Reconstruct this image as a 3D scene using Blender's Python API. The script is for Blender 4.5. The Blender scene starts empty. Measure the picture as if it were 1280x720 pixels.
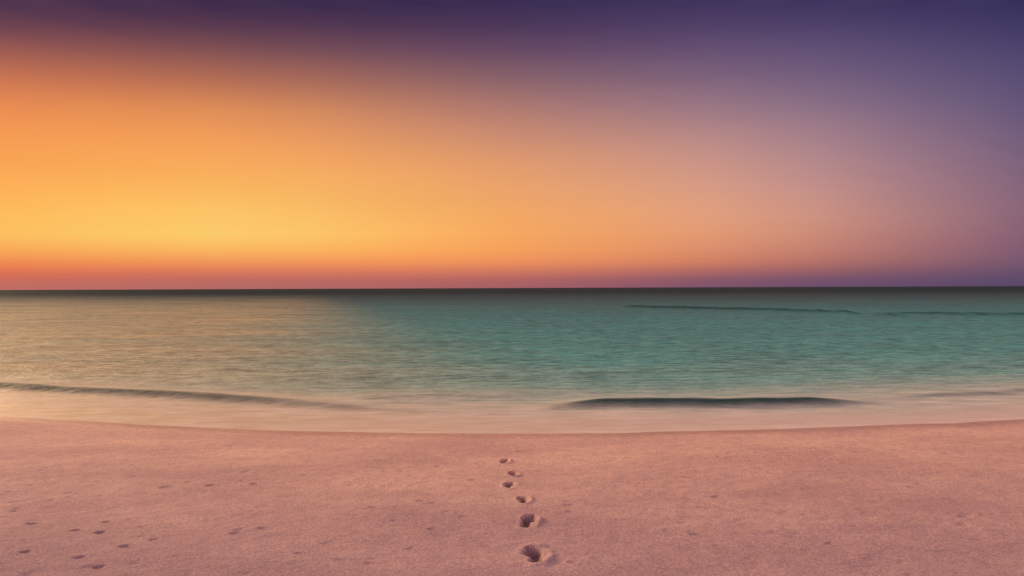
import bpy, math
import numpy as np
from mathutils import Vector, Matrix

rng = np.random.RandomState(7)
scene = bpy.context.scene

def lin(c):
    out=[]
    for v in c:
        v=max(v,0)/255.0
        out.append(v/12.92 if v<=0.04045 else ((v+0.055)/1.055)**2.4)
    return out

# ------------------------------------------------------------ noise helpers
_tab = rng.rand(256,256)
def vnoise(x,y):
    xi=np.floor(x).astype(np.int64); yi=np.floor(y).astype(np.int64)
    fx=x-xi; fy=y-yi
    fx=fx*fx*(3-2*fx); fy=fy*fy*(3-2*fy)
    a=_tab[xi%256,yi%256]; b=_tab[(xi+1)%256,yi%256]
    c=_tab[xi%256,(yi+1)%256]; d=_tab[(xi+1)%256,(yi+1)%256]
    return (a*(1-fx)+b*fx)*(1-fy)+(c*(1-fx)+d*fx)*fy-0.5
def fbm(x,y,o=4):
    s=0; a=1
    for i in range(o):
        s=s+a*vnoise(x*2**i+17.3*i,y*2**i+9.1*i); a*=0.5
    return s
def sstep(a,b,x):
    t=np.clip((x-a)/(b-a),0,1); return t*t*(3-2*t)

# ------------------------------------------------------------ shoreline
SX=np.array([-4000,-60,-25,-12,-6.9,-5.6,-3.6,-2.2,-0.4,1.5,3.5,5.0,6.5,12,25,60,4000.])
SY=np.array([ 14.5,14.5,12.6,10.4,9.15,8.75,8.25,8.05,7.85,7.93,8.12,8.35,8.65,9.6,11.6,13.5,13.5])
def shore(x):
    acc=0
    for k,w in ((-0.5,.25),(0,.5),(0.5,.25)):
        acc=acc+w*np.interp(x+k,SX,SY)
    return acc+0.10*fbm(x*0.7,x*0+3.3,3)

def mesh_from_grid(name,X,Y,Z,attrs,mat,facemask=None,normals=None):
    ny,nx=X.shape
    idx=np.arange(nx*ny).reshape(ny,nx)
    q=np.stack([idx[:-1,:-1],idx[:-1,1:],idx[1:,1:],idx[1:,:-1]],-1)
    q=q.reshape(-1,4) if facemask is None else q[facemask]
    used=np.unique(q); remap=np.full(nx*ny,-1); remap[used]=np.arange(len(used))
    q=remap[q]
    co=np.stack([X.ravel(),Y.ravel(),Z.ravel()],-1)[used]
    me=bpy.data.meshes.new(name)
    me.vertices.add(len(co)); me.vertices.foreach_set("co",co.ravel().astype(np.float32))
    n=len(q)
    me.loops.add(n*4); me.loops.foreach_set("vertex_index",q.ravel().astype(np.int32))
    me.polygons.add(n)
    me.polygons.foreach_set("loop_start",(np.arange(n)*4).astype(np.int32))
    me.polygons.foreach_set("use_smooth",np.ones(n,dtype=bool))
    me.update(calc_edges=True)
    for k,a in attrs.items():
        at=me.attributes.new(k,'FLOAT','POINT')
        at.data.foreach_set("value",a.ravel()[used].astype(np.float32))
    if normals is not None:
        me.normals_split_custom_set_from_vertices(normals.reshape(-1,3)[used].tolist())
    me.materials.append(mat)
    ob=bpy.data.objects.new(name,me)
    scene.collection.objects.link(ob)
    return ob

def axis(lo,hi,step,far_lo,far_hi,g=1.22):
    a=list(np.arange(lo,hi,step)); 
    s=step; v=a[-1]
    while v<far_hi: s*=g; v+=s; a.append(v)
    s=step; v=lo; b=[]
    while v>far_lo: s*=g; v-=s; b.append(v)
    return np.array(b[::-1]+a)

# ------------------------------------------------------------ node helpers
def new_mat(name):
    m=bpy.data.materials.new(name); m.use_nodes=True
    nt=m.node_tree; nt.nodes.clear(); return m,nt
class NB:
    def __init__(s,nt): s.nt=nt
    def n(s,t,**kw):
        nd=s.nt.nodes.new(t)
        for k,v in kw.items(): setattr(nd,k,v)
        return nd
    def put(s,sock,v):
        if isinstance(v,bpy.types.NodeSocket): s.nt.links.new(v,sock)
        else: sock.default_value=v
    def math(s,op,a,b=0.0,c=None,clamp=False):
        nd=s.n('ShaderNodeMath',operation=op); nd.use_clamp=clamp
        s.put(nd.inputs[0],a); s.put(nd.inputs[1],b)
        if c is not None: s.put(nd.inputs[2],c)
        return nd.outputs[0]
    def ramp(s,fac,stops,interp='LINEAR'):
        nd=s.n('ShaderNodeValToRGB'); cr=nd.color_ramp; cr.interpolation=interp
        while len(cr.elements)>1: cr.elements.remove(cr.elements[-1])
        cr.elements[0].position=stops[0][0]; cr.elements[0].color=(*stops[0][1],1)
        for p,c in stops[1:]:
            e=cr.elements.new(p); e.color=(*c,1)
        s.put(nd.inputs[0],fac); return nd.outputs[0]
    def mix(s,fac,a,b,mode='MIX'):
        nd=s.n('ShaderNodeMix',data_type='RGBA',blend_type=mode)
        s.put(nd.inputs[0],fac); s.put(nd.inputs[6],a if isinstance(a,bpy.types.NodeSocket) else (*a,1))
        s.put(nd.inputs[7],b if isinstance(b,bpy.types.NodeSocket) else (*b,1))
        return nd.outputs[2]
    def maprange(s,v,a,b,c=0.0,d=1.0,smooth=True):
        nd=s.n('ShaderNodeMapRange',interpolation_type='SMOOTHSTEP' if smooth else 'LINEAR')
        s.put(nd.inputs[0],v)
        for i,k in enumerate((a,b,c,d)): nd.inputs[i+1].default_value=k
        return nd.outputs[0]
    def noise(s,vec,scale,detail=3,rough=0.5):
        nd=s.n('ShaderNodeTexNoise'); s.put(nd.inputs['Vector'],vec)
        nd.inputs['Scale'].default_value=scale; nd.inputs['Detail'].default_value=detail
        nd.inputs['Roughness'].default_value=rough
        return nd.outputs[0]
    def mapping(s,vec,scale):
        nd=s.n('ShaderNodeMapping'); s.put(nd.inputs['Vector'],vec); nd.inputs['Scale'].default_value=scale
        return nd.outputs[0]
    def attr(s,name):
        nd=s.n('ShaderNodeAttribute',attribute_name=name); return nd.outputs['Fac']

# ------------------------------------------------------------ sand material
sand_mat,nt=new_mat("beach_sand_material"); b=NB(nt)
geo=b.n('ShaderNodeNewGeometry').outputs['Position']
s_at=b.attr("s"); imp=b.attr("imprint")
big=b.noise(b.mapping(geo,(0.6,1.3,1)),0.9,4,0.6)
fine=b.noise(geo,60,3,0.85)
mid=b.noise(geo,9,4,0.65)
col=b.mix(b.maprange(big,0.3,0.7),(0.57,0.355,0.335),(0.73,0.475,0.41))
col=b.mix(b.maprange(mid,0.38,0.72),col,b.mix(0.45,col,(0.44,0.28,0.29)))
col=b.mix(b.maprange(fine,0.34,0.66),b.mix(1.0,col,(0.72,0.72,0.74),'MULTIPLY'),b.mix(1.0,col,(1.20,1.19,1.17),'MULTIPLY'))
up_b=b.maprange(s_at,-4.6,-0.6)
col=b.mix(1.0,col,b.mix(up_b,(0.80,0.79,0.88),(1.14,1.10,0.98)),'MULTIPLY')  # vignette falloff painted into the colour: dimmer near camera, brighter towards the water
col=b.mix(imp,col,b.mix(1.0,col,(0.38,0.32,0.38),'MULTIPLY'))   # shade inside prints and pits, put into the sand colour
wet_n=b.math('ADD',s_at,b.math('MULTIPLY',b.math('SUBTRACT',mid,0.5),0.25))
wet=b.maprange(wet_n,-0.30,-0.02)
col=b.mix(wet,col,b.mix(1.0,col,(0.80,0.76,0.74),'MULTIPLY'))
p=b.n('ShaderNodeBsdfPrincipled')
b.put(p.inputs['Base Color'],col)
b.put(p.inputs['Roughness'],b.maprange(wet,0,1,0.92,0.45,False))
p.inputs['Specular IOR Level'].default_value=0.2
bp=b.n('ShaderNodeBump'); bp.inputs['Strength'].default_value=0.6; bp.inputs['Distance'].default_value=0.012
h=b.math('ADD',b.math('MULTIPLY',mid,0.6),b.math('MULTIPLY',b.noise(geo,50,3,0.75),0.6))
h=b.math('MULTIPLY',h,b.maprange(wet,0,1,1.0,0.15,False))
b.put(bp.inputs['Height'],h); nt.links.new(bp.outputs[0],p.inputs['Normal'])
o=b.n('ShaderNodeOutputMaterial'); nt.links.new(p.outputs[0],o.inputs[0])

# ------------------------------------------------------------ sand mesh
xs=np.concatenate([axis(-4.6,-0.42,0.016,-4000,-0.43,1.2),np.arange(-0.42,0.5,0.009)])
xs=np.concatenate([xs[xs<0.5-1e-6],axis(0.5,4.6,0.016,0.49,4000,1.2)[1:]]); xs=np.unique(np.round(xs,5))
xs=xs[np.concatenate([[True],np.diff(xs)>0.004])]
ys=axis(3.3,7.2,0.010,-3000,9000,1.2)
X,Y=np.meshgrid(xs,ys)
S=Y-shore(X)
Z=np.where(S<0,-0.022*S,-0.035*S)
Z=np.clip(Z,-3.0,0.35)
IMP=np.zeros_like(Z)
dry=1-sstep(-1.2,-0.1,S)
near=1-sstep(30,80,np.hypot(X,Y))
Z+=dry*near*(0.022*fbm(X*0.7,Y*1.1,3)+0.004*fbm(X*5.0+3,Y*6.0,3)+0.0022*fbm(X*19.0,Y*21.0,2))

def pit(cx,cy,rx,ry,ang,depth,rim,pw=3.0,dark=0.0):
    """an impression with steep sides and a pushed-up rim"""
    R=max(rx,ry)*3.2
    i0,i1=np.searchsorted(ys,[cy-R,cy+R]); j0,j1=np.searchsorted(xs,[cx-R,cx+R])
    if i1<=i0 or j1<=j0: return
    ca,sa=math.cos(ang),math.sin(ang)
    dx=X[i0:i1,j0:j1]-cx; dy=Y[i0:i1,j0:j1]-cy
    u=(dx*ca+dy*sa)/rx; v=(-dx*sa+dy*ca)/ry
    r=np.sqrt(u*u+v*v)
    Z[i0:i1,j0:j1]+=-depth*np.exp(-r**pw)+rim*np.exp(-((r-1.45)/0.32)**2)
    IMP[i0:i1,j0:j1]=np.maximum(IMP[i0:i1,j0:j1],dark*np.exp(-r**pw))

prints=[(0.13,4.12,1,0.92,0.05),(0.10,4.75,-1,0.80,-0.10),(0.075,5.28,1,0.64,0.08),
        (-0.035,5.72,-1,0.66,-0.06),(0.0,6.10,1,0.64,0.05),(-0.085,6.62,-1,0.62,-0.05)]
masks=[]
xc=0.5*(xs[1:]+xs[:-1]); yc=0.5*(ys[1:]+ys[:-1]); XC,YC=np.meshgrid(xc,yc)
def footprint(cx,cy,side,k,ang):
    global IMP
    ca,sa=math.cos(ang),math.sin(ang)
    def T(lx,ly): return cx+(lx*ca-ly*sa)*k, cy+(lx*sa+ly*ca)*k
    jig=0.18*fbm(X*14+cx*9,Y*14,2)
    def dist(lx,ly,rx,ry):
        x0,y0=T(lx,ly); dx=X-x0; dy=Y-y0
        u=(dx*ca+dy*sa)/(rx*k); v=(-dx*sa+dy*ca)/(ry*k)
        return np.sqrt(u*u+v*v)*(1+jig)
    ball=dist(-0.004*side,0.062,0.054,0.066); heel=dist(0.004*side,-0.088,0.040,0.050); arch=dist(0.012*side,-0.02,0.034,0.075)
    d=np.exp(-ball**6)*0.066
    d=np.maximum(d,np.exp(-heel**6)*0.060); d=np.maximum(d,np.exp(-arch**5)*0.045)
    for i in range(5):
        tx=(-0.036+0.0185*i)*side; ty=0.142-0.0065*i-(0.004*i*i*0.5 if i>2 else 0)
        rr=0.015 if i==0 else 0.0105
        d=np.maximum(d,np.exp(-dist(tx,ty,rr,rr*1.2)**4)*0.045)
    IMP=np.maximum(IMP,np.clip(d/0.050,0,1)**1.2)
    o=dist(0.012,0.015,0.098,0.170)
    rimv=0.018*np.exp(-((o-1.0)/0.24)**2)*np.clip(0.5+1.6*fbm(X*9+2,Y*9+cy,2)+4*(X-cx),0,1.4)
    return -d*k+rimv*k
for (cx,cy,sd,k,a) in prints:
    Z+=footprint(cx,cy,sd,k,a)
    masks.append((np.abs(XC-cx)<0.20*k+0.01)&(np.abs(YC-cy)<0.25*k))
scuffs=[(-2.75,4.55,.05,.035),(-3.35,4.75,.06,.035),(-2.95,4.60,.04,.03),(-2.45,4.30,.05,.03),(-2.62,4.12,.045,.03),
 (-2.85,4.78,.04,.03),(-2.33,4.42,.035,.025),(-2.42,3.98,.05,.035),(-3.0,4.2,.04,.03),(-2.9,5.7,.08,.05),(-2.55,5.75,.07,.04),
 (-2.2,5.8,.05,.04),(-1.05,5.10,.05,.035),(-0.72,5.27,.05,.03),(-1.70,4.62,.06,.035),(-1.85,4.52,.05,.03),(-0.35,5.9,.06,.03),
 (0.07,7.05,.06,.03),(-0.55,4.6,.05,.03),(-1.3,4.15,.05,.03),(1.2,4.5,.06,.03),(2.0,4.3,.05,.035),(1.6,5.4,.07,.03),(0.35,4.0,.05,.03)]
for cx,cy,rx,ry in scuffs:
    st_=(cx<-2 and cy<5)
    pit(cx,cy,rx*0.62,ry*0.7,rng.uniform(-.6,.6),0.015 if st_ else 0.007,0.003,dark=0.55 if st_ else 0.35)
for i in range(260):
    cx=rng.uniform(-4.4,4.4); cy=rng.uniform(3.4,7.0)
    if abs(cx-0.05)<0.35: continue
    r=rng.uniform(.010,.035)
    pit(cx,cy,r*1.4,r,rng.uniform(-1,1),rng.uniform(.001,.006),rng.uniform(.0005,.0015),dark=rng.uniform(0,.3))
Zx=np.gradient(Z,xs,axis=1); Zy=np.gradient(Z,ys,axis=0)
N=np.stack([-Zx,-Zy,np.ones_like(Z)],-1); N/=np.linalg.norm(N,axis=-1,keepdims=True)
taken=np.zeros_like(masks[0]); fm=[]
for m in masks:
    m=m&~taken; taken|=m; fm.append(m)
at={"s":S,"imprint":IMP}
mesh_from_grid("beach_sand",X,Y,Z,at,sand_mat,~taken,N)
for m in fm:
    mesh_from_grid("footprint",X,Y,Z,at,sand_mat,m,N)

# ------------------------------------------------------------ sea
wx=axis(-14,14,0.05,-12000,12000,1.12)
ws=np.concatenate([np.arange(-0.35,5.0,0.022),5.0+np.cumsum(0.022*1.025**np.arange(1,240))])
ws=list(ws); st=ws[-1]-ws[-2]
while ws[-1]<40000: st*=1.10; ws.append(ws[-1]+st)
ws=np.array(ws)
WX,WS=np.meshgrid(wx,ws)
blend=1-sstep(20,200,WS)
SH=shore(WX)*blend+13*(1-blend)
WY=SH+WS
WZ=-0.003+0.0*WX
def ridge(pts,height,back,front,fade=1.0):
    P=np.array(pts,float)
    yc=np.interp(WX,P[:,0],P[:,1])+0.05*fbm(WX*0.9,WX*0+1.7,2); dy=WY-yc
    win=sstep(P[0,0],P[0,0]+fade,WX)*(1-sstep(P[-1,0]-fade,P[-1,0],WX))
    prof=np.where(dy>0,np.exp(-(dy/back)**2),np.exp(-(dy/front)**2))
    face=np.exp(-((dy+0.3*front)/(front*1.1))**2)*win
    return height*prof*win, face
rel=np.clip(WS,0,None)
amp=sstep(0.3,3,rel)*(1-sstep(60,160,rel))
WZ=WZ+amp*(0.016*fbm(WX*0.35,WY*1.3,3)+0.014*fbm(WX*1.5+5,WY*3.2,3))
WZ+=sstep(0.0,0.8,rel)*0.004*fbm(WX*1.2+1,WY*5.0,2)
R=0; F=0
for args,f in (
  (([(-30,14.6),(-14,13.2),(-8.85,11.8),(-7.14,11.28),(-5.58,10.82),(-4.12,10.33),(-2.77,9.86),(-1.0,9.40),(-0.2,9.3)],0.090,0.55,0.14,4.5),0.8),
  (([(0.0,9.62),(1.27,9.80),(2.96,9.74),(5.6,9.98)],0.100,0.5,0.14,1.4),1.0),
  (([(5.0,10.3),(8,10.9),(12,12.2),(20,14.5)],0.045,0.5,0.15,2.0),0.35),
  (([(-3.2,10.6),(-1.0,10.7),(1.2,10.9)],0.035,0.6,0.2,1.5),0.15),
  (([(9,60),(11.4,57),(17.4,51),(21.3,44.5),(23.2,38)],0.20,1.6,1.4,1.3),0.95),
  (([(23.2,43.5),(27,41.0),(33,37),(45,35)],0.16,1.5,1.1,1.6),0.8)):
    r_,f_=ridge(*args); R=R+r_; F=np.maximum(F,f_*f)
WZ+=R*(1+0.25*fbm(WX*1.1,WY*0.2,2))

sea_mat,nt=new_mat("sea_water_material"); b=NB(nt)
geo=b.n('ShaderNodeNewGeometry').outputs['Position']
gs=b.n('ShaderNodeSeparateXYZ'); nt.links.new(geo,gs.inputs[0]); px_=gs.outputs[0]
s=b.attr("s"); face=b.attr("face")
lg=b.math('DIVIDE',b.math('LOGARITHM',b.math('ADD',b.math('MAXIMUM',s,0.0),1.0),10.0),4.0)
pn=b.noise(b.mapping(geo,(0.06,0.30,1)),1.0,4,0.6)
jit=b.math('MULTIPLY',b.math('SUBTRACT',pn,0.5),0.14)
lgj=b.math('ADD',lg,jit)
body=b.ramp(lgj,[(0.0,(0.70,0.48,0.36)),(0.07,(0.62,0.48,0.38)),(0.12,(0.36,0.43,0.34)),(0.17,(0.12,0.36,0.31)),(0.25,(0.020,0.295,0.275)),
   (0.35,(0.006,0.235,0.235)),(0.42,(0.004,0.155,0.165)),(0.49,(0.002,0.065,0.078)),(0.58,(0.001,0.020,0.026)),(1.0,(0.001,0.012,0.018))])
# golden sun glow on the western water, painted into the body colour
gold_glow=b.math('MULTIPLY',b.maprange(b.math('ADD',px_,b.math('MULTIPLY',s,0.30)),4.5,-9.0),b.maprange(lgj,0.36,0.58,1,0))
gold_glow=b.math('MULTIPLY',gold_glow,b.maprange(pn,0.25,0.65,0.95,0.62))
body=b.mix(gold_glow,body,(0.64,0.455,0.19))
w1=b.noise(b.mapping(geo,(1.6,5.0,1)),1.0,4,0.75)
w2=b.noise(b.mapping(geo,(0.25,0.9,1)),1.0,5,0.7)
w3=b.noise(b.mapping(geo,(7,14,1)),1.0,2,0.6)
rip=b.maprange(b.math('ADD',b.math('MULTIPLY',w1,0.6),b.math('MULTIPLY',w2,0.4)),0.39,0.61,0.60,1.32)
rr=b.n('ShaderNodeCombineColor'); 
for k in range(3): b.put(rr.inputs[k],rip)
body=b.mix(b.maprange(s,0.8,6),body,b.mix(1.0,body,rr.outputs[0],'MULTIPLY'))
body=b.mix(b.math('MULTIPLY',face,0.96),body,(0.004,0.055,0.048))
hh=b.math('ADD',b.math('MULTIPLY',w1,0.16),b.math('MULTIPLY',w2,0.30))
hh=b.math('ADD',hh,b.math('MULTIPLY',w3,0.04))
bp=b.n('ShaderNodeBump'); bp.inputs['Distance'].default_value=1.0
b.put(bp.inputs['Strength'],b.maprange(s,0.2,6.0,0.06,1.0))
b.put(bp.inputs['Height'],hh)
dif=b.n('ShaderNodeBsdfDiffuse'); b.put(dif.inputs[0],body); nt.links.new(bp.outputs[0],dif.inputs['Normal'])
nf=b.math('SUBTRACT',1.0,b.math('MULTIPLY',face,0.75))
gl=b.n('ShaderNodeBsdfGlossy'); gl.inputs[0].default_value=(1,1,1,1)
b.put(gl.inputs['Roughness'],b.maprange(lg,0.0,0.25,0.45,0.42)); nt.links.new(bp.outputs[0],gl.inputs['Normal'])
fr=b.n('ShaderNodeFresnel'); fr.inputs['IOR'].default_value=1.33; nt.links.new(bp.outputs[0],fr.inputs['Normal'])
gf=b.math('MULTIPLY',b.math('MINIMUM',fr.outputs[0],0.85),b.ramp(lg,[(0,(.30,)*3),(0.14,(.24,)*3),(0.25,(.17,)*3),(0.45,(.12,)*3),(0.60,(.06,)*3),(1,(.04,)*3)]))
gf=b.math('MULTIPLY',gf,nf)
ms=b.n('ShaderNodeMixShader'); nt.links.new(gf,ms.inputs[0]); nt.links.new(dif.outputs[0],ms.inputs[1]); nt.links.new(gl.outputs[0],ms.inputs[2])
gl2=b.n('ShaderNodeBsdfGlossy'); gl2.inputs[0].default_value=(1,1,1,1); gl2.inputs['Roughness'].default_value=0.78
nt.links.new(bp.outputs[0],gl2.inputs['Normal'])
g2=b.math('MULTIPLY',b.ramp(lg,[(0,(.12,)*3),(0.2,(.12,)*3),(0.45,(.08,)*3),(0.60,(.035,)*3),(1,(.025,)*3)]),nf)
g2=b.math('MULTIPLY',g2,b.maprange(w1,0.36,0.64,0.4,1.6))
m1=b.n('ShaderNodeMixShader'); nt.links.new(g2,m1.inputs[0]); nt.links.new(ms.outputs[0],m1.inputs[1]); nt.links.new(gl2.outputs[0],m1.inputs[2])
fo=b.n('ShaderNodeBsdfDiffuse'); fo.inputs[0].default_value=(0.84,0.71,0.61,1)
fn=b.noise(b.mapping(geo,(1.1,7,1)),1.0,5,0.7)
edge=b.math('MULTIPLY',b.maprange(s,-0.05,0.05),b.maprange(s,0.10,0.5,1,0))
band=b.math('MULTIPLY',b.maprange(s,0.7,1.2),b.maprange(s,1.6,4.2,1,0))
ff=b.math('ADD',b.math('MULTIPLY',edge,0.7),b.math('MULTIPLY',band,0.65))
ff=b.math('MULTIPLY',ff,b.maprange(fn,0.42,0.66))
ff=b.math('MULTIPLY',ff,b.math('SUBTRACT',1.0,face))
m2=b.n('ShaderNodeMixShader'); nt.links.new(ff,m2.inputs[0]); nt.links.new(m1.outputs[0],m2.inputs[1]); nt.links.new(fo.outputs[0],m2.inputs[2])
o=b.n('ShaderNodeOutputMaterial'); nt.links.new(m2.outputs[0],o.inputs[0])
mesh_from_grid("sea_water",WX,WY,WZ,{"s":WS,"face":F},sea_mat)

# ------------------------------------------------------------ sky (world)
SUN_AZ=-50.0; SUN_EL=18.0
world=bpy.data.worlds.new("sky"); scene.world=world; world.use_nodes=True
nt=world.node_tree; nt.nodes.clear(); b=NB(nt)
tc=b.n('ShaderNodeTexCoord').outputs['Generated']
sp=b.n('ShaderNodeSeparateXYZ'); nt.links.new(tc,sp.inputs[0])
el=b.math('ARCSINE',sp.outputs[2])
eln=b.math('DIVIDE',el,math.radians(90),clamp=True)
az=b.math('MULTIPLY',b.math('ARCTAN2',sp.outputs[0],sp.outputs[1]),57.29578)
rows=[358,348,338,325,310,290,265,235,200,165,130,95,60,30,0]
C={
 0:[(184,104,98),(192,100,92),(212,104,80),(234,128,76),(244,160,80),(248,186,90),(250,185,88),(250,174,82),(248,162,78),(243,152,76),(230,136,76),(202,114,76),(156,86,76),(106,58,74),(70,40,72)],
 280:[(176,104,100),(184,102,96),(210,112,90),(238,144,86),(248,178,92),(250,201,104),(250,194,100),(249,182,92),(246,168,88),(238,154,86),(216,136,84),(176,106,82),(128,78,80),(88,54,76),(56,36,72)],
 640:[(162,94,100),(174,98,98),(204,116,94),(234,142,90),(243,158,90),(244,166,94),(241,166,98),(234,162,104),(222,152,108),(200,138,112),(170,118,110),(134,96,104),(102,72,98),(76,54,88),(56,42,80)],
 960:[(114,80,108),(126,84,106),(160,98,100),(194,120,102),(206,134,110),(214,146,118),(214,152,128),(206,150,136),(190,142,138),(170,130,136),(144,114,132),(120,96,124),(100,80,116),(80,64,104),(62,50,92)],
 1280:[(90,72,106),(94,74,106),(106,80,108),(120,86,110),(128,90,112),(134,96,116),(136,100,120),(132,100,122),(124,98,124),(112,92,123),(100,84,120),(88,76,115),(76,66,108),(62,55,98),(52,46,88)],
}
keys=np.array(sorted(C)); A=np.array([C[k] for k in keys],float)
def interp_cols(px):
    m=np.gradient(A,keys,axis=0)
    i=min(max(np.searchsorted(keys,px)-1,0),len(keys)-2)
    h=keys[i+1]-keys[i]; t=(px-keys[i])/h
    return ((2*t**3-3*t**2+1)*A[i]+(t**3-2*t**2+t)*h*m[i]+(-2*t**3+3*t**2)*A[i+1]+(t**3-t**2)*h*m[i+1])
ramps=[]
up=(0.66,0.46,0.48)
for px in (0,130,260,390,515,640,765,890,1020,1150,1280):
    cols=interp_cols(px)
    a=math.atan((px-640)/853.3); stops=[]
    for r,c in zip(rows,cols):
        e=math.atan((358-r)/853.3*math.cos(a)); stops.append((e/math.radians(90),lin(c)))
    l=lin(cols[-1])
    stops.append((0.36,[0.4*l[i]+0.25*up[i] for i in range(3)])); stops.append((0.55,list(up)))
    ramps.append((math.degrees(a),b.ramp(eln,stops,'LINEAR')))
cur=ramps[0][1]
for i in range(1,len(ramps)):
    f=b.maprange(az,ramps[i-1][0],ramps[i][0],0,1,False)
    cur=b.mix(f,cur,ramps[i][1])
back=b.ramp(eln,[(0,(0.16,0.12,0.22)),(0.12,(0.36,0.24,0.30)),(0.3,(0.42,0.32,0.42)),(0.55,up)])
aa=b.math('ABSOLUTE',az)
cur=b.mix(b.maprange(aa,60,150),cur,back)
nz=b.noise(b.mapping(tc,(1.5,1.5,18)),1.0,2,0.5)
cur=b.mix(1.0,cur,b.mix(nz,(0.95,0.95,0.96),(1.05,1.05,1.04)),'MULTIPLY')
bg=b.n('ShaderNodeBackground'); nt.links.new(cur,bg.inputs[0]); bg.inputs[1].default_value=1.0
sk=b.n('ShaderNodeTexSky'); sk.sky_type='NISHITA'; sk.sun_disc=False
sk.sun_elevation=math.radians(SUN_EL); sk.sun_rotation=math.radians(SUN_AZ)
bg2=b.n('ShaderNodeBackground'); nt.links.new(sk.outputs[0],bg2.inputs[0]); bg2.inputs[1].default_value=0.001
ad=b.n('ShaderNodeAddShader'); nt.links.new(bg.outputs[0],ad.inputs[0]); nt.links.new(bg2.outputs[0],ad.inputs[1])
o=b.n('ShaderNodeOutputWorld'); nt.links.new(ad.outputs[0],o.inputs[0])

# ------------------------------------------------------------ sun
sd=bpy.data.lights.new("sun",'SUN'); sd.energy=3.0; sd.angle=math.radians(18); sd.color=(1.0,0.68,0.36)
so=bpy.data.objects.new("sun",sd); scene.collection.objects.link(so)
a=math.radians(SUN_AZ); e=math.radians(SUN_EL)
d=Vector((math.sin(a)*math.cos(e),math.cos(a)*math.cos(e),math.sin(e)))
so.rotation_euler=(-d).to_track_quat('-Z','Y').to_euler()

# ------------------------------------------------------------ camera
cd=bpy.data.cameras.new("camera"); cd.lens=24; cd.sensor_width=36; cd.clip_end=100000; cd.clip_start=0.05
co=bpy.data.objects.new("camera",cd); scene.collection.objects.link(co)
co.location=(0,0,1.70)
M=Matrix.Rotation(math.radians(90),4,'X') @ Matrix.Rotation(math.radians(-0.22),4,'Z')
co.rotation_euler=M.to_euler()
scene.camera=co
scene.view_settings.view_transform='Standard'; scene.view_settings.look='None'; scene.view_settings.exposure=0
